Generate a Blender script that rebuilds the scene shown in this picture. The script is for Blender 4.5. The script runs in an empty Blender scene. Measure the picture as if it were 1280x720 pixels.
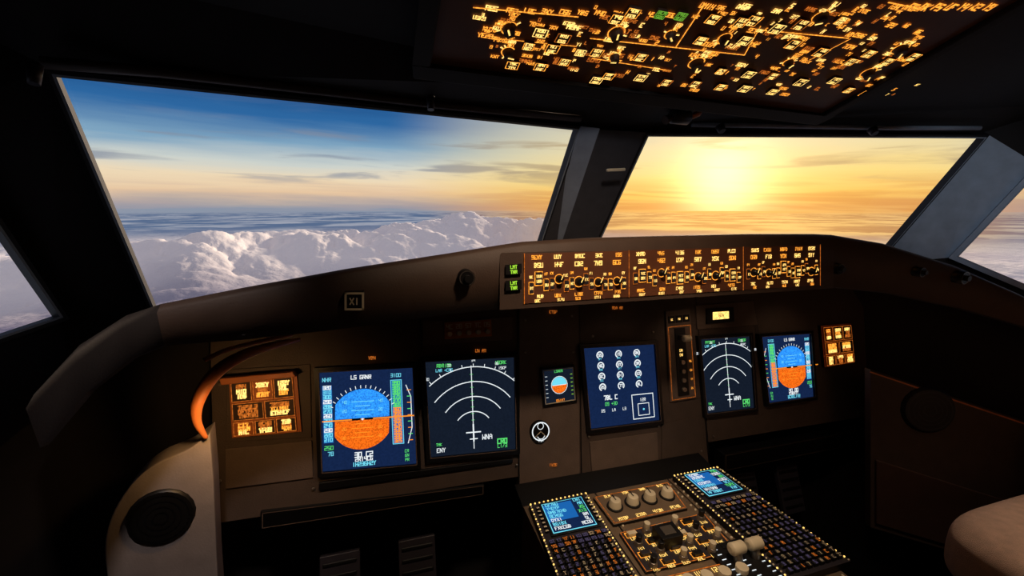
import bpy, math, random, bmesh
from mathutils import Vector, noise, Matrix
random.seed(7)
F=530.0
RX=Vector((0.9546,0.0280,-0.2966)); RY=Vector((-0.2959,0.2026,-0.9335)); RZ=RX.cross(RY).normalized()
RX.normalize(); RY=RZ.cross(RX)
CAM=Vector((-0.58,0,1.2))
sc=bpy.context.scene
try:
    sc.view_settings.view_transform='Standard'
    sc.view_settings.look='None'
except Exception as e: print(e)
def ray(px,py):
    c=Vector((px-640,360-py,-F)); return Vector((RX.dot(c),RY.dot(c),RZ.dot(c)))
def aty(px,py,Y):
    d=ray(px,py); return CAM+d*(Y/d.y)
def rel(x,y,z): return CAM+Vector((x,y,z))
class Plane:
    def __init__(s,p,n): s.p=p; s.n=n.normalized()
    def at(s,px,py,off=0):
        d=ray(px,py); t=(s.p-CAM).dot(s.n)/d.dot(s.n); return CAM+d*t+s.n*off
# ---------- camera
cd=bpy.data.cameras.new('camera'); cam=bpy.data.objects.new('camera',cd); sc.collection.objects.link(cam)
cd.sensor_width=36; cd.lens=36*F/1280; cd.clip_start=0.01; cd.clip_end=50000
m=Matrix((RX,RY,RZ)).to_4x4(); m.translation=CAM; cam.matrix_world=m; sc.camera=cam
# ---------- materials
def lin(c): return tuple(((v/255)/12.92 if v/255<=0.04045 else (((v/255)+0.055)/1.055)**2.4) for v in c)
def mat(name,col,rough=.6,metal=0,var=.25,scale=30,bump=.15,spec=.4):
    m=bpy.data.materials.new(name); m.use_nodes=True; nt=m.node_tree; b=nt.nodes['Principled BSDF']
    c=lin(col)
    tc=nt.nodes.new('ShaderNodeTexCoord'); nz=nt.nodes.new('ShaderNodeTexNoise'); nz.inputs['Scale'].default_value=scale; nz.inputs['Detail'].default_value=5
    nt.links.new(tc.outputs['Object'],nz.inputs['Vector'])
    mx=nt.nodes.new('ShaderNodeMix'); mx.data_type='RGBA'
    mx.inputs['A'].default_value=(*[v*(1-var) for v in c],1); mx.inputs['B'].default_value=(*[min(1,v*(1+var)) for v in c],1)
    nt.links.new(nz.outputs['Fac'],mx.inputs['Factor']); nt.links.new(mx.outputs['Result'],b.inputs['Base Color'])
    b.inputs['Roughness'].default_value=rough; b.inputs['Metallic'].default_value=metal
    b.inputs['Specular IOR Level'].default_value=spec
    if bump:
        bp=nt.nodes.new('ShaderNodeBump'); bp.inputs['Strength'].default_value=bump; bp.inputs['Distance'].default_value=.002
        n2=nt.nodes.new('ShaderNodeTexNoise'); n2.inputs['Scale'].default_value=scale*12
        nt.links.new(tc.outputs['Object'],n2.inputs['Vector'])
        nt.links.new(n2.outputs['Fac'],bp.inputs['Height']); nt.links.new(bp.outputs['Normal'],b.inputs['Normal'])
    return m
def emi(name,col,st=1.0,var=0,scale=200):
    m=bpy.data.materials.new(name); m.use_nodes=True; nt=m.node_tree; nt.nodes.clear()
    o=nt.nodes.new('ShaderNodeOutputMaterial'); e=nt.nodes.new('ShaderNodeEmission')
    e.inputs['Color'].default_value=(*lin(col),1); e.inputs['Strength'].default_value=st
    if var:
        tc=nt.nodes.new('ShaderNodeTexCoord'); nz=nt.nodes.new('ShaderNodeTexNoise'); nz.inputs['Scale'].default_value=scale
        nt.links.new(tc.outputs['Object'],nz.inputs['Vector'])
        mr=nt.nodes.new('ShaderNodeMapRange'); mr.inputs['From Min'].default_value=.35; mr.inputs['From Max'].default_value=.65
        mr.inputs['To Min'].default_value=st*(1-var); mr.inputs['To Max'].default_value=st*(1+var)
        nt.links.new(nz.outputs['Fac'],mr.inputs['Value']); nt.links.new(mr.outputs['Result'],e.inputs['Strength'])
    nt.links.new(e.outputs[0],o.inputs[0]); return m
MT=dict(
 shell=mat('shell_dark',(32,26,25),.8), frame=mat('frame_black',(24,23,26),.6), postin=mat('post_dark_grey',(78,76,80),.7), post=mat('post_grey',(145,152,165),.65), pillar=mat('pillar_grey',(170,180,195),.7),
 line=mat('frame_lit_edge',(150,158,170),.5), hood=mat('hood_black',(32,25,22),.85), hoodface=mat('hood_face',(66,50,41),.6),
 panel=mat('panel_brown_grey',(80,66,58),.6,bump=.3), panel2=mat('panel_lighter',(104,87,77),.55,bump=.3), bezel=mat('bezel_black',(18,17,19),.35,bump=0),
 black=mat('black_plastic',(14,13,14),.45,bump=0), ovh=mat('overhead_board',(96,54,32),.6), ped=mat('pedestal_board',(108,90,72),.5,bump=.3),
 dark=mat('dark_floor',(16,14,14),.9), brown=mat('brown_trim',(68,45,34),.6), fair=mat('grey_fairing',(140,130,128),.6),
 metal=mat('brushed_metal',(150,140,130),.3,.8,bump=0), knob=mat('knob_cream',(215,200,170),.45,bump=0), seat=mat('sheepskin',(214,178,152),.95,scale=60,bump=1.0),
 key=mat('key_dark',(46,42,48),.45,bump=0), leather=mat('amber_leather',(190,108,54),.5),
 amber=emi('amber_backlight',(255,160,55),1.3,.45), amberhi=emi('amber_bright',(255,205,110),1.6,.3), amberlo=emi('amber_dim',(200,106,36),.85,.5),
 white=emi('display_white',(225,232,235),1.15), cyan=emi('display_cyan',(110,210,232),1.15), green=emi('display_green',(90,220,110),1.05),
 lime=emi('lamp_lime',(170,230,60),1.0), sky=emi('attitude_blue',(40,132,228),1.35,.35,300), gnd=emi('attitude_orange',(220,96,18),1.3,.35,300), navy=emi('display_navy',(18,34,68),1.15,.1),
 slate=emi('display_slate',(20,28,42),1.0,.1), mag=emi('key_legend_violet',(105,92,125),.45), orange=emi('display_orange',(240,140,36),1.2), blueb=emi('display_blue',(28,100,175),1.0),
 grn2=emi('overhead_green',(120,190,60),.7),
)
# ---------- mesh builder
GL={'A':'0003142320,0222','B':'0004142312,0212211000','C':'24040020','D':'00041423211000','E':'24040020,0212','F':'240400,0212','G':'240400202212','H':'0004,2024,0222','I':'1014','J':'24200001','K':'0004,0224,0220','L':'040020','M':'0004122420','N':'00042024','O':'0004242000','P':'0004242202','Q':'0004242000,1120','R':'0004242202,1220','S':'240402222000','T':'0424,1014','U':'04002024','V':'041024','W':'0400122024','X':'0024,0420','Y':'041224,1210','Z':'04240020','0':'0004242000','1':'1014','2':'042422020020','3':'04242000,0222','4':'040222,2420','5':'240402222000','6':'240400202202','7':'042410','8':'0004242000,0222','9':'220204242000','-':'0222','/':'0024','+':'0222,1113','<':'240220','>':'042200'}
class Patch:
    def __init__(s,bl,br,tr,tl):
        s.c=(bl,br,tr,tl); s.ux=(br-bl+tr-tl).normalized(); up=(tl-bl+tr-br); s.n=s.ux.cross(up).normalized(); s.uy=s.n.cross(s.ux)
        s.w=((br-bl).length+(tr-tl).length)/2; s.h=((tl-bl).length+(tr-br).length)/2
    def P(s,a,b,off=0,du=0,dv=0):
        bl,br,tr,tl=s.c
        return bl*(1-a)*(1-b)+br*a*(1-b)+tr*a*b+tl*(1-a)*b+s.n*off+s.ux*du+s.uy*dv
def pp(plane,bl,br,tr,tl,off=0): return Patch(*[plane.at(*q,off) for q in (bl,br,tr,tl)])
class MB:
    def __init__(s): s.v=[]; s.f=[]; s.m=[]; s.mats=[]; s.sm=[]
    def mi(s,k):
        if k not in s.mats: s.mats.append(k)
        return s.mats.index(k)
    def face(s,pts,k,sm=False):
        i=len(s.v); s.v+= [Vector(p) for p in pts]; s.f.append(list(range(i,i+len(pts)))); s.m.append(s.mi(k)); s.sm.append(sm)
    def prism(s,pts,d,k,kside=None):
        top=[Vector(p)+d for p in pts]; s.face(top,k); s.face(list(reversed(pts)),kside or k)
        n=len(pts)
        for i in range(n): j=(i+1)%n; s.face([pts[i],pts[j],top[j],top[i]],kside or k)
    def rect(s,P,a0,b0,a1,b1,off,k): s.face([P.P(a0,b0,off),P.P(a1,b0,off),P.P(a1,b1,off),P.P(a0,b1,off)],k)
    def box(s,P,a0,b0,a1,b1,o0,o1,k,ks=None):
        s.prism([P.P(a0,b0,o0),P.P(a1,b0,o0),P.P(a1,b1,o0),P.P(a0,b1,o0)],P.n*(o1-o0),k,ks)
    def seg(s,a,b,n,w,k):
        d=(b-a)
        if d.length<1e-7: return
        q=n.cross(d.normalized())*w/2; e=d.normalized()*w/2
        s.face([a-e-q,b+e-q,b+e+q,a-e+q],k)
    def line(s,P,a0,b0,a1,b1,w,off,k): s.seg(P.P(a0,b0,off),P.P(a1,b1,off),P.n,w,k)
    def outline(s,P,a0,b0,a1,b1,w,off,k):
        for q in ((a0,b0,a1,b0),(a1,b0,a1,b1),(a1,b1,a0,b1),(a0,b1,a0,b0)): s.line(P,*q,w,off,k)
    def arc(s,P,a,b,r,t0,t1,w,off,k,n=20,du=0,dv=0):
        pr=None
        for i in range(n+1):
            t=math.radians(t0+(t1-t0)*i/n); q=P.P(a,b,off,du+r*math.cos(t),dv+r*math.sin(t)); 
            if pr is not None: s.seg(pr,q,P.n,w,k)
            pr=q
    def disc(s,P,a,b,r,off,k,n=24,t0=0,t1=360,du=0,dv=0,ry=None):
        ry=ry or r
        s.face([P.P(a,b,off,du+r*math.cos(math.radians(t0+(t1-t0)*i/n)),dv+ry*math.sin(math.radians(t0+(t1-t0)*i/n))) for i in range(n+(0 if t1-t0>=360 else 1))],k)
    def cyl(s,P,a,b,r,o0,o1,k,r2=None,ktop=None,n=20,du=0,dv=0):
        r2=r if r2 is None else r2
        A=[P.P(a,b,o0,du+r*math.cos(6.28318*i/n),dv+r*math.sin(6.28318*i/n)) for i in range(n)]
        B=[P.P(a,b,o1,du+r2*math.cos(6.28318*i/n),dv+r2*math.sin(6.28318*i/n)) for i in range(n)]
        for i in range(n): j=(i+1)%n; s.face([A[i],A[j],B[j],B[i]],k,True)
        s.face(B,ktop or k)
    def text(s,P,t,a,b,h,k,off=.001,al='c',lw=.16,du=0,dv=0):
        w=h*.55; adv=h*.8; tot=adv*len(t)-(adv-w)
        x0={'c':-tot/2,'l':0,'r':-tot}[al]+du
        for ch in t:
            g=GL.get(ch)
            if g:
                for pl in g.split(','):
                    pts=[P.P(a,b,off,x0+int(pl[i])*w/2,dv-h/2+int(pl[i+1])*h/4) for i in range(0,len(pl)-1,2)]
                    for i in range(len(pts)-1): s.seg(pts[i],pts[i+1],P.n,h*lw,k)
            x0+=adv
    def tube(s,pts,rad,k,n=10):
        rings=[]
        for i,p in enumerate(pts):
            d=(pts[min(i+1,len(pts)-1)]-pts[max(i-1,0)]).normalized()
            u=d.orthogonal().normalized() if i==0 else (pu-d*pu.dot(d)).normalized(); pu=u; v=d.cross(u)
            r=rad[i] if isinstance(rad,(list,tuple)) else rad
            rings.append([p+(u*math.cos(6.28318*j/n)+v*math.sin(6.28318*j/n))*r for j in range(n)])
        for i in range(len(rings)-1):
            for j in range(n):
                l=(j+1)%n; s.face([rings[i][j],rings[i][l],rings[i+1][l],rings[i+1][j]],k,True)
        s.face(list(reversed(rings[0])),k); s.face(rings[-1],k)
    def aabox(s,x0,x1,y0,y1,z0,z1,k):
        s.prism([Vector((x0,y0,z0)),Vector((x1,y0,z0)),Vector((x1,y1,z0)),Vector((x0,y1,z0))],Vector((0,0,z1-z0)),k)
    def build(s,name,bevel=0,parent=None,merge=True):
        me=bpy.data.meshes.new(name); me.from_pydata([tuple(v) for v in s.v],[],s.f)
        for k in s.mats: me.materials.append(MT[k] if isinstance(k,str) else k)
        me.polygons.foreach_set('material_index',s.m); me.polygons.foreach_set('use_smooth',s.sm)
        if merge:
            bm=bmesh.new(); bm.from_mesh(me); bmesh.ops.remove_doubles(bm,verts=bm.verts,dist=1e-6); bm.to_mesh(me); bm.free()
        me.update(); o=bpy.data.objects.new(name,me); sc.collection.objects.link(o)
        if bevel:
            b=o.modifiers.new('bevel','BEVEL'); b.width=bevel; b.segments=2; b.limit_method='ANGLE'; b.angle_limit=.6
        if parent: o.parent=parent
        return o
def rtext(n): return ''.join(random.choice('ABCDEFGHIKLMNOPRSTUXY0123456789') for _ in range(n))
MAIN=Plane(rel(.58,.95,-.5),Vector((0,-math.cos(.26),math.sin(.26))))
OVH=Plane(rel(.58,.85,.25),Vector((0,-.4,-1)))
FCU=Plane(rel(.58,.73,-.13),Vector((0,-1,.1)))
PED=Plane(rel(.58,.6,-.70),Vector((0,0,1)))
# ================= SHELL =================
A=aty(63,85,.90); B=aty(722,157,1.05); C=aty(664,335,1.30); D=aty(200,408,1.05)
A2=aty(805,162,1.05); B2=aty(1230,165,.85); C2=aty(1088,331,1.0); D2=aty(733,322,1.30)
aL=aty(76,398,.98); aR=aty(1186,322,.88)
SL=Plane(aL,Vector((.88,-.425,0))); 
bL=SL.at(0,288); bL=aL+(bL-aL)*2.0
cL=SL.at(0,424); cL=aL+(cL-aL)*4.5; dL=cL+(bL-aL)*.9
SR=Plane(aR,Vector((-.78,-.385,0)))
bR=SR.at(1280,222); bR=aR+(bR-aR)*1.15
cR=SR.at(1280,362); cR=aR+(cR-aR)*3.0; dR=cR+(bR-aR)*.9
def ceilz(x,y): return rel(x,y,.27+.4*(.85-y))
cA=ceilz(-.52,.80); cB=ceilz(.5,.90); cB2=ceilz(.66,.90); cC=ceilz(1.74,.76)
cLf=Vector((bL.x-.02,bL.y,0)); cLf.z=1.2+.27+.4*(.85-bL.y)
cRf=Vector((bR.x+.02,bR.y,0)); cRf.z=1.2+.27+.4*(.85-bR.y)
cLr=Vector((dL.x,dL.y,1.2+.27+.4*(.85-dL.y))); cRr=Vector((dR.x,dR.y,1.2+.27+.4*(.85-dR.y)))
YB=-.8
def down(p,z=0.0): return Vector((p.x,p.y,z))
mb=MB()
for q in ([A,B,cB,cA],[B,A2,cB2,cB],[A2,B2,cC,cB2]): mb.face(q,'shell')
for q in ([D,C,down(C),down(D)],[C,D2,down(D2),down(C)],[D2,C2,down(C2),down(D2)]): mb.face(q,'shell')
o=mb.build('wall_front'); 
mb=MB(); mb.face([B,A2,D2,C],'postin'); o=mb.build('windshield_center_post'); sm=o.modifiers.new('s','SOLIDIFY'); sm.thickness=.035; sm.offset=0
bl_=Vector((cLr.x-.1,YB,0)); br_=Vector((cRr.x+.1,YB,0))
zt=1.2+.27+.4*(.85-YB)
mb=MB()
for q in ([A,cA,cLf,bL],[A,bL,aL,D],[bL,cLf,cLr,dL],[D,aL,down(aL),down(D)],[aL,cL,down(cL),down(aL)],[cL,dL,cLr,Vector((bl_.x,YB,zt)),bl_,down(cL)]): mb.face(q,'shell')
mb.build('wall_left')
mb=MB()
for q in ([B2,cC,cRf,bR],[bR,cRf,cRr,dR],[C2,aR,down(aR),down(C2)],[aR,cR,down(cR),down(aR)],[cR,dR,cRr,Vector((br_.x,YB,zt)),br_,down(cR)]): mb.face(q,'shell')
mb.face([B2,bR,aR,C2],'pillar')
mb.build('wall_right')
mb=MB(); mb.face([bl_,br_,Vector((br_.x,YB,zt)),Vector((bl_.x,YB,zt))],'shell'); mb.build('wall_back')
mb=MB()
for q in ([cA,cB,Vector((cB.x,YB,zt)),Vector((cA.x,YB,zt))],[cB,cB2,Vector((cB2.x,YB,zt)),Vector((cB.x,YB,zt))],[cB2,cC,Vector((cC.x,YB,zt)),Vector((cB2.x,YB,zt))],
  [cA,Vector((cA.x,YB,zt)),Vector((bl_.x,YB,zt)),cLr,cLf],[cC,cRf,cRr,Vector((br_.x,YB,zt)),Vector((cC.x,YB,zt))]): mb.face(q,'shell')
mb.build('ceiling')
mb=MB(); mb.face([bl_,br_,down(cR),down(aR),down(C2),down(D2),down(C),down(D),down(aL),down(cL)],'dark'); mb.build('floor')
gm=bpy.data.materials.new('window_glass'); gm.use_nodes=True; nt=gm.node_tree; nt.nodes.clear()
o_=nt.nodes.new('ShaderNodeOutputMaterial'); t_=nt.nodes.new('ShaderNodeBsdfTransparent'); g_=nt.nodes.new('ShaderNodeBsdfGlossy'); g_.inputs['Roughness'].default_value=.02
x_=nt.nodes.new('ShaderNodeMixShader'); x_.inputs[0].default_value=.02
nt.links.new(t_.outputs[0],x_.inputs[1]); nt.links.new(g_.outputs[0],x_.inputs[2]); nt.links.new(x_.outputs[0],o_.inputs[0])
MT['glass']=gm
def window(i,q,w=.018,lk='frame'):
    mb=MB(); c=sum(q,Vector())/4; n=(q[1]-q[0]).cross(q[3]-q[0]).normalized()
    if n.dot(CAM-c)<0: n=-n
    inn=[]
    for k in range(4):
        p=q[k]; e1=(q[(k+1)%4]-p).normalized(); e0=(q[k-1]-p).normalized(); inn.append(p+(e1+e0)*w*.8)
    for k in range(4):
        j=(k+1)%4
        mb.prism([q[k],q[j],inn[j],inn[k]],n*.02,lk,lk)
        mb.seg(inn[k]+n*.0215,inn[j]+n*.0215,n,.004,'line')  # pale line paints the lit inner edge onto the frame
    mb.face([p-n*.004 for p in q],'glass')
    mb.build('window_%d'%i)
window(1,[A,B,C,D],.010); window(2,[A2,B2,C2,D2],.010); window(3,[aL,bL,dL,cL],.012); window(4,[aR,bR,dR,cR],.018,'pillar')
# ================= GLARESHIELD =================
Tp=((30,500,.46),(90,436,.52),(150,398,.57),(195,383,.60),(300,362,.64),(430,338,.68),(560,318,.71),(628,307,.73),(655,303,.73),(740,298,.73),(840,295,.73),(940,293,.73),(1022,293,.73),(1045,294,.73),(1110,305,.70),(1200,333,.66),(1280,368,.60),(1400,430,.55))
Bp=((50,560,.48),(110,490,.54),(165,448,.58),(205,432,.61),(300,425,.65),(430,411,.69),(560,393,.715),(628,386,.73),(655,381,.73),(740,376,.73),(840,370,.73),(940,364,.73),(1022,359,.73),(1045,359,.73),(1110,366,.70),(1200,385,.66),(1280,408,.60),(1400,470,.55))
T=[aty(*p) for p in Tp]; Bt=[aty(*p) for p in Bp]
def sillY(x):
    K=[(-2,.9),(-.46,1.0),(.5,1.27),(.65,1.27),(1.65,.97),(3,.8)]
    for (x0,y0),(x1,y1) in zip(K,K[1:]):
        if x<=x1: return y0+(y1-y0)*(x-x0)/(x1-x0)
    return .8
mb=MB(); Kk=[];Uu=[];T2=[];B2_=[]
for t,b in zip(T,Bt):
    r=t-CAM; s=1.0
    while s<2.2:
        q=r*s
        if q.y>sillY(q.x) or q.x>1.74 or q.x<-.52: break
        s+=.01
    Kk.append(CAM+r*s-Vector((0,0,.03*min(1,(s-1)*3)+.004)))
    T2.append(t+Vector((0,.0,-.008))); 
    rb=b-CAM; s2=max(1.02,min(s,(.95+.134)/(rb.y-.268*rb.z) if (rb.y-.268*rb.z)>0 else 1.1))
    Uu.append(CAM+rb*s2); B2_.append(b+Vector((0,.012,-.003)))
for i in range(len(T)-1):
    j=i+1
    tf=Vector((0,.012,0))
    fk='hood' if i<3 else 'hoodface'
    mb.face([T[i]+tf,T[j]+tf,Kk[j],Kk[i]],'hood',True)
    mb.face([T2[i],T2[j],T[j]+tf,T[i]+tf],fk,True)
    mb.face([Bt[i],Bt[j],T2[j],T2[i]],fk,True)
    mb.face([B2_[i],B2_[j],Bt[j],Bt[i]],'hood'); mb.face([Uu[i],Uu[j],B2_[j],B2_[i]],'hood')
def facepatch(px,py,wx,wy,Y):
    return Patch(aty(px-wx,py+wy,Y),aty(px+wx,py+wy,Y),aty(px+wx,py-wy,Y),aty(px-wx,py-wy,Y))
P=facepatch(443,376,12,11,.675); mb.box(P,0,0,1,1,-.02,.003,'black'); mb.outline(P,.05,.05,.95,.95,.0032,.004,'knob'); mb.text(P,'X1',.5,.5,.009,'knob',.004,lw=.22)
P=facepatch(583,347,12,12,.705); mb.cyl(P,.5,.5,.014,-.02,.006,'bezel'); mb.arc(P,.5,.5,.0125,0,360,.0016,.0065,'metal'); mb.cyl(P,.5,.5,.006,.006,.016,'black')
for (x,y,Y,r) in ((1048,336,.725,.013),(1150,340,.675,.012),(1203,347,.65,.016)):
    P=facepatch(x,y,12,12,Y); mb.cyl(P,.5,.5,r,-.02,.006,'bezel'); mb.arc(P,.5,.5,r*.9,0,360,.002,.0065,'metal'); mb.cyl(P,.5,.5,r*.45,.006,.014,'black')
mb.build('glareshield')
# ================= AUTOPILOT PANEL =================
mb=MB()
P=pp(FCU,(624,387),(1040,360),(1040,305),(624,316),.004); mb.box(P,0,0,1,1,-.03,0,'hoodface')
P=pp(FCU,(654,379),(1022,356),(1022,306),(654,317),.006); mb.box(P,0,0,1,1,-.02,0,'ovh','hoodface')
for s in (.0,.30,.69,1.0): mb.line(P,s,0,s,1,.0015,.0006,'amberlo')
for s0,s1,n in ((.01,.29,5),(.31,.68,6),(.70,.99,5)):
    for i in range(n):
        s=s0+(s1-s0)*(i+.5)/n; wd=(s1-s0)/n
        for t,hh in ((.92,.0065),(.13,.0055),(.04,.0045)):
            mb.text(P,rtext(random.randint(3,4)),s+random.uniform(-.1,.1)*wd,t,hh,'amberhi' if random.random()<.6 else 'amber',.001,lw=.24)
        mb.text(P,rtext(3),s,.76,.0075,random.choice(['amberhi','amber','amberhi']),.001,lw=.24)
        yy=.42+random.uniform(-.08,.08)
        if random.random()<.6:
            r=.0078*random.uniform(.75,1.1)
            mb.cyl(P,s,yy,r,0,.012,'bezel',r*.85); mb.arc(P,s,yy,r*1.3,20,340,.0014,.001,'amber'); mb.line(P,s,yy,s+.006,yy+.10,.0016,.0125,'amberhi')
        else:
            mb.box(P,s-.009,yy-.12,s+.009,yy+.12,0,.004,'key'); mb.outline(P,s-.010,yy-.14,s+.010,yy+.14,.0014,.001,'amber')
            for q in (-.05,.05): mb.text(P,rtext(3),s,yy+q,.0045,'amberhi',.0045,lw=.25)
        for sg in (-1,1):
            y0=random.uniform(.2,.34); 
            mb.box(P,s+sg*wd*.36-.005,y0,s+sg*wd*.36+.005,y0+.2,0,.004,'key'); mb.outline(P,s+sg*wd*.36-.006,y0-.02,s+sg*wd*.36+.006,y0+.22,.0011,.001,random.choice(['amber','amberlo','amber']))
            mb.text(P,rtext(2),s+sg*wd*.36,y0+.10,.0045,'amberhi',.0045,lw=.25)
            mb.text(P,rtext(2),s+sg*wd*.36,y0+.32,.0042,random.choice(['amber','amberhi']),.001,lw=.25)
P=pp(FCU,(629,364),(652,362),(652,326),(629,328),.008)
for t in (.2,.75):
    mb.box(P,.05,t-.17,.9,t+.17,0,.003,'black'); mb.text(P,'LMT',.47,t+.08,.0055,'lime',.0035,lw=.25); mb.text(P,'TNR',.47,t-.09,.0055,'lime',.0035,lw=.25)
mb.build('autopilot_control_panel')
# ================= MAIN PANEL =================
mb=MB()
def quad(bl,br,tr,tl,o1,k,o0=-.02,ks=None,pl=MAIN):
    P=pp(pl,bl,br,tr,tl); mb.box(P,0,0,1,1,o0,o1,k,ks); return P
quad((268,655),(648,596),(648,380),(262,400),0,'panel')
quad((648,634),(724,622),(722,370),(648,378),.004,'panel2')
quad((724,622),(886,592),(868,360),(722,370),.002,'panel')
quad((886,553),(1086,520),(1078,350),(868,360),0,'panel')
quad((283,610),(392,596),(390,550),(283,560),.006,'panel2')
quad((283,552),(390,546),(388,455),(284,462),.004,'panel')
quad((399,612),(640,577),(640,572),(399,602),.008,'bezel')
quad((740,605),(822,592),(820,540),(736,552),.006,'panel2')
quad((826,588),(880,575),(874,520),(826,530),.006,'panel')
quad((528,432),(640,424),(640,396),(528,402),.004,'panel2')
quad((870,412),(945,406),(940,376),(868,382),.006,'panel2')
for (x,y) in ((656,400),(714,395),(656,610),(714,600),(656,440),(715,440),(276,600),(276,480),(392,610),(645,580),(890,545),(1070,515),(830,575),(875,563),(740,420),(815,415),(735,545),(822,532)):
    P=Patch(*[MAIN.at(x+a,y+b,.005) for a,b in((-3,3),(3,3),(3,-3),(-3,-3))]); mb.cyl(P,.5,.5,.0035,0,.002,'metal',n=10)
for a,b in (((648,378),(648,630)),((723,370),(726,620)),((868,372),(884,565)),((525,400),(527,440)),((940,376),(946,415))):
    mb.seg(MAIN.at(*a,.0055),MAIN.at(*b,.0055),MAIN.n,.003,'black')
P=pp(MAIN,(555,424),(614,420),(613,399),(555,403),.005); mb.box(P,0,0,1,1,0,.003,'leather')
for i in range(5): mb.text(P,rtext(2),.1+.2*i,.72,.010,'knob',.004,lw=.22); mb.cyl(P,.1+.2*i,.3,.006,.003,.012,'knob')
P=pp(MAIN,(880,405),(914,402),(913,384),(880,386),.007); mb.box(P,0,0,1,1,0,.006,'bezel'); mb.rect(P,.2,.25,.8,.75,.0065,'amberhi'); mb.text(P,'GEN',.5,.5,.008,'black',.0075)
for (x,y,t) in ((600,438,'UN AR'),(690,390,'ETOP'),(770,385,'RDA AR'),(690,580,'IVOR'),(775,595,'7BL'),(465,447,'VBN')):
    P=Patch(*[MAIN.at(x+a,y+b,.007) for a,b in((-8,8),(8,8),(8,-8),(-8,-8))]); mb.text(P,t,.5,.5,.007,'amberlo',.001)
mb.build('instrument_panel',.0015)
def display(bl,br,tr,tl,mg=.05,bg='navy'):
    mb=MB(); P=pp(MAIN,bl,br,tr,tl,.006); 
    e=mg*1.0
    mb.box(P,-e,-e,1+e,0,-.01,.008,'bezel'); mb.box(P,-e,1,1+e,1+e,-.01,.008,'bezel'); mb.box(P,-e,0,0,1,-.01,.008,'bezel'); mb.box(P,1,0,1+e,1,-.01,.008,'bezel')
    mb.outline(P,-.005,-.005,1.005,1.005,.0018,.0085,'panel2')
    mb.rect(P,0,0,1,1,.001,bg)
    return mb,P
def pfd(c,mir=False):
    mb,P=display(*c); w,h=P.w,P.h; z=.002
    fx=lambda s:1-s if mir else s
    cx=fx(.43); r=.295*w
    def blob(t0,t1,k,o):
        pts=[]
        for i in range(25):
            t=math.radians(t0+(t1-t0)*i/24); pts.append(P.P(cx,.50,o,max(-r*.98,min(r*.98,r*1.14*math.cos(t))),r*1.14*math.sin(t)))
        mb.face(pts,k)
    blob(2,178,'sky',z); blob(182,358,'gnd',z)
    mb.seg(P.P(cx,.5,z*1.4,-r*1.4),P.P(cx,.5,z*1.4,r*1.9),P.n,.0028,'orange')
    for i in range(1,5):
        for sg in (1,-1):
            k='cyan' if sg>0 else 'orange'
            mb.seg(P.P(cx,.5,z*1.5,-r*(.25 if i%2 else .4),sg*i*.045*h),P.P(cx,.5,z*1.5,r*(.25 if i%2 else .4),sg*i*.045*h),P.n,.0014,k)
            if i%2==0: mb.text(P,'%d0'%i,cx,.5,.006,k,z*1.5,du=-r*.65,dv=sg*i*.045*h); mb.text(P,'%d0'%i,cx,.5,.006,k,z*1.5,du=r*.65,dv=sg*i*.045*h)
    for i in range(16):
        a=math.radians(25+130*i/15); mb.seg(P.P(cx,.5,z,r*1.18*math.cos(a),r*1.18*math.sin(a)),P.P(cx,.5,z,r*1.27*math.cos(a),r*1.27*math.sin(a)),P.n,.0016,'white')
    mb.text(P,'L5 GRNR',cx,.93,.008,'white',z,lw=.2); mb.text(P,'30 '+rtext(2),cx,.14,.010,'white',z,lw=.22); 
    for yy,n in ((.095,6),(.045,8)): mb.text(P,rtext(n),cx,yy,.008,'cyan' if yy<.08 else 'white',z,lw=.22)
    mb.seg(P.P(cx,.5,z*1.6,-r*.35),P.P(cx,.5,z*1.6,-r*.1),P.n,.004,'black'); mb.seg(P.P(cx,.5,z*1.6,r*.1),P.P(cx,.5,z*1.6,r*.35),P.n,.004,'black'); mb.disc(P,cx,.5,.0025,z*1.6,'white',8)
    x0,x1=sorted((fx(.02),fx(.12))); mb.rect(P,x0,.28,x1,.86,z*.7,'blueb')
    for i in range(12): mb.text(P,'%d'%(320-i*10),(x0+x1)/2,.84-i*.048,.0072,'cyan' if i%3 else 'white',z,lw=.26); 
    mb.text(P,'NHR',(x0+x1)/2,.92,.008,'cyan',z); mb.text(P,'250',(x0+x1)/2,.23,.008,'green',z); mb.text(P,'.78',(x0+x1)/2,.17,.008,'cyan',z)
    x0,x1=sorted((fx(.75),fx(.87))); mb.rect(P,x0,.22,x1,.88,z*.7,'blueb')
    for i in range(14): mb.text(P,'%d'%(390-i*5),(x0+x1)/2,.85-i*.046,.0075,'orange' if i>5 else 'green',z,lw=.28)
    mb.outline(P,x0,.22,x1,.88,.0014,z,'cyan'); mb.text(P,'3100',(x0+x1)/2,.93,.0075,'cyan',z)
    xa=fx(.97)
    mb.line(P,fx(.92),.82,xa,.70,.0018,z,'white'); mb.line(P,xa,.70,xa,.38,.0018,z,'white'); mb.line(P,xa,.38,fx(.92),.22,.0018,z,'white')
    for i in range(9): mb.line(P,fx(.93),.25+i*.065,xa,.25+i*.065,.0018,z,'green' if i%2 else 'orange')
    for i in range(3): mb.text(P,rtext(2),fx(.90),.05+i*.045,.006,'green',z)
    return mb
pfd(((404,588),(520,578),(515,459),(400,465))).build('primary_flight_display')
pfd(((957,503),(1014,495),(1009,417),(948,421)),True).build('primary_flight_display.001')
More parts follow.
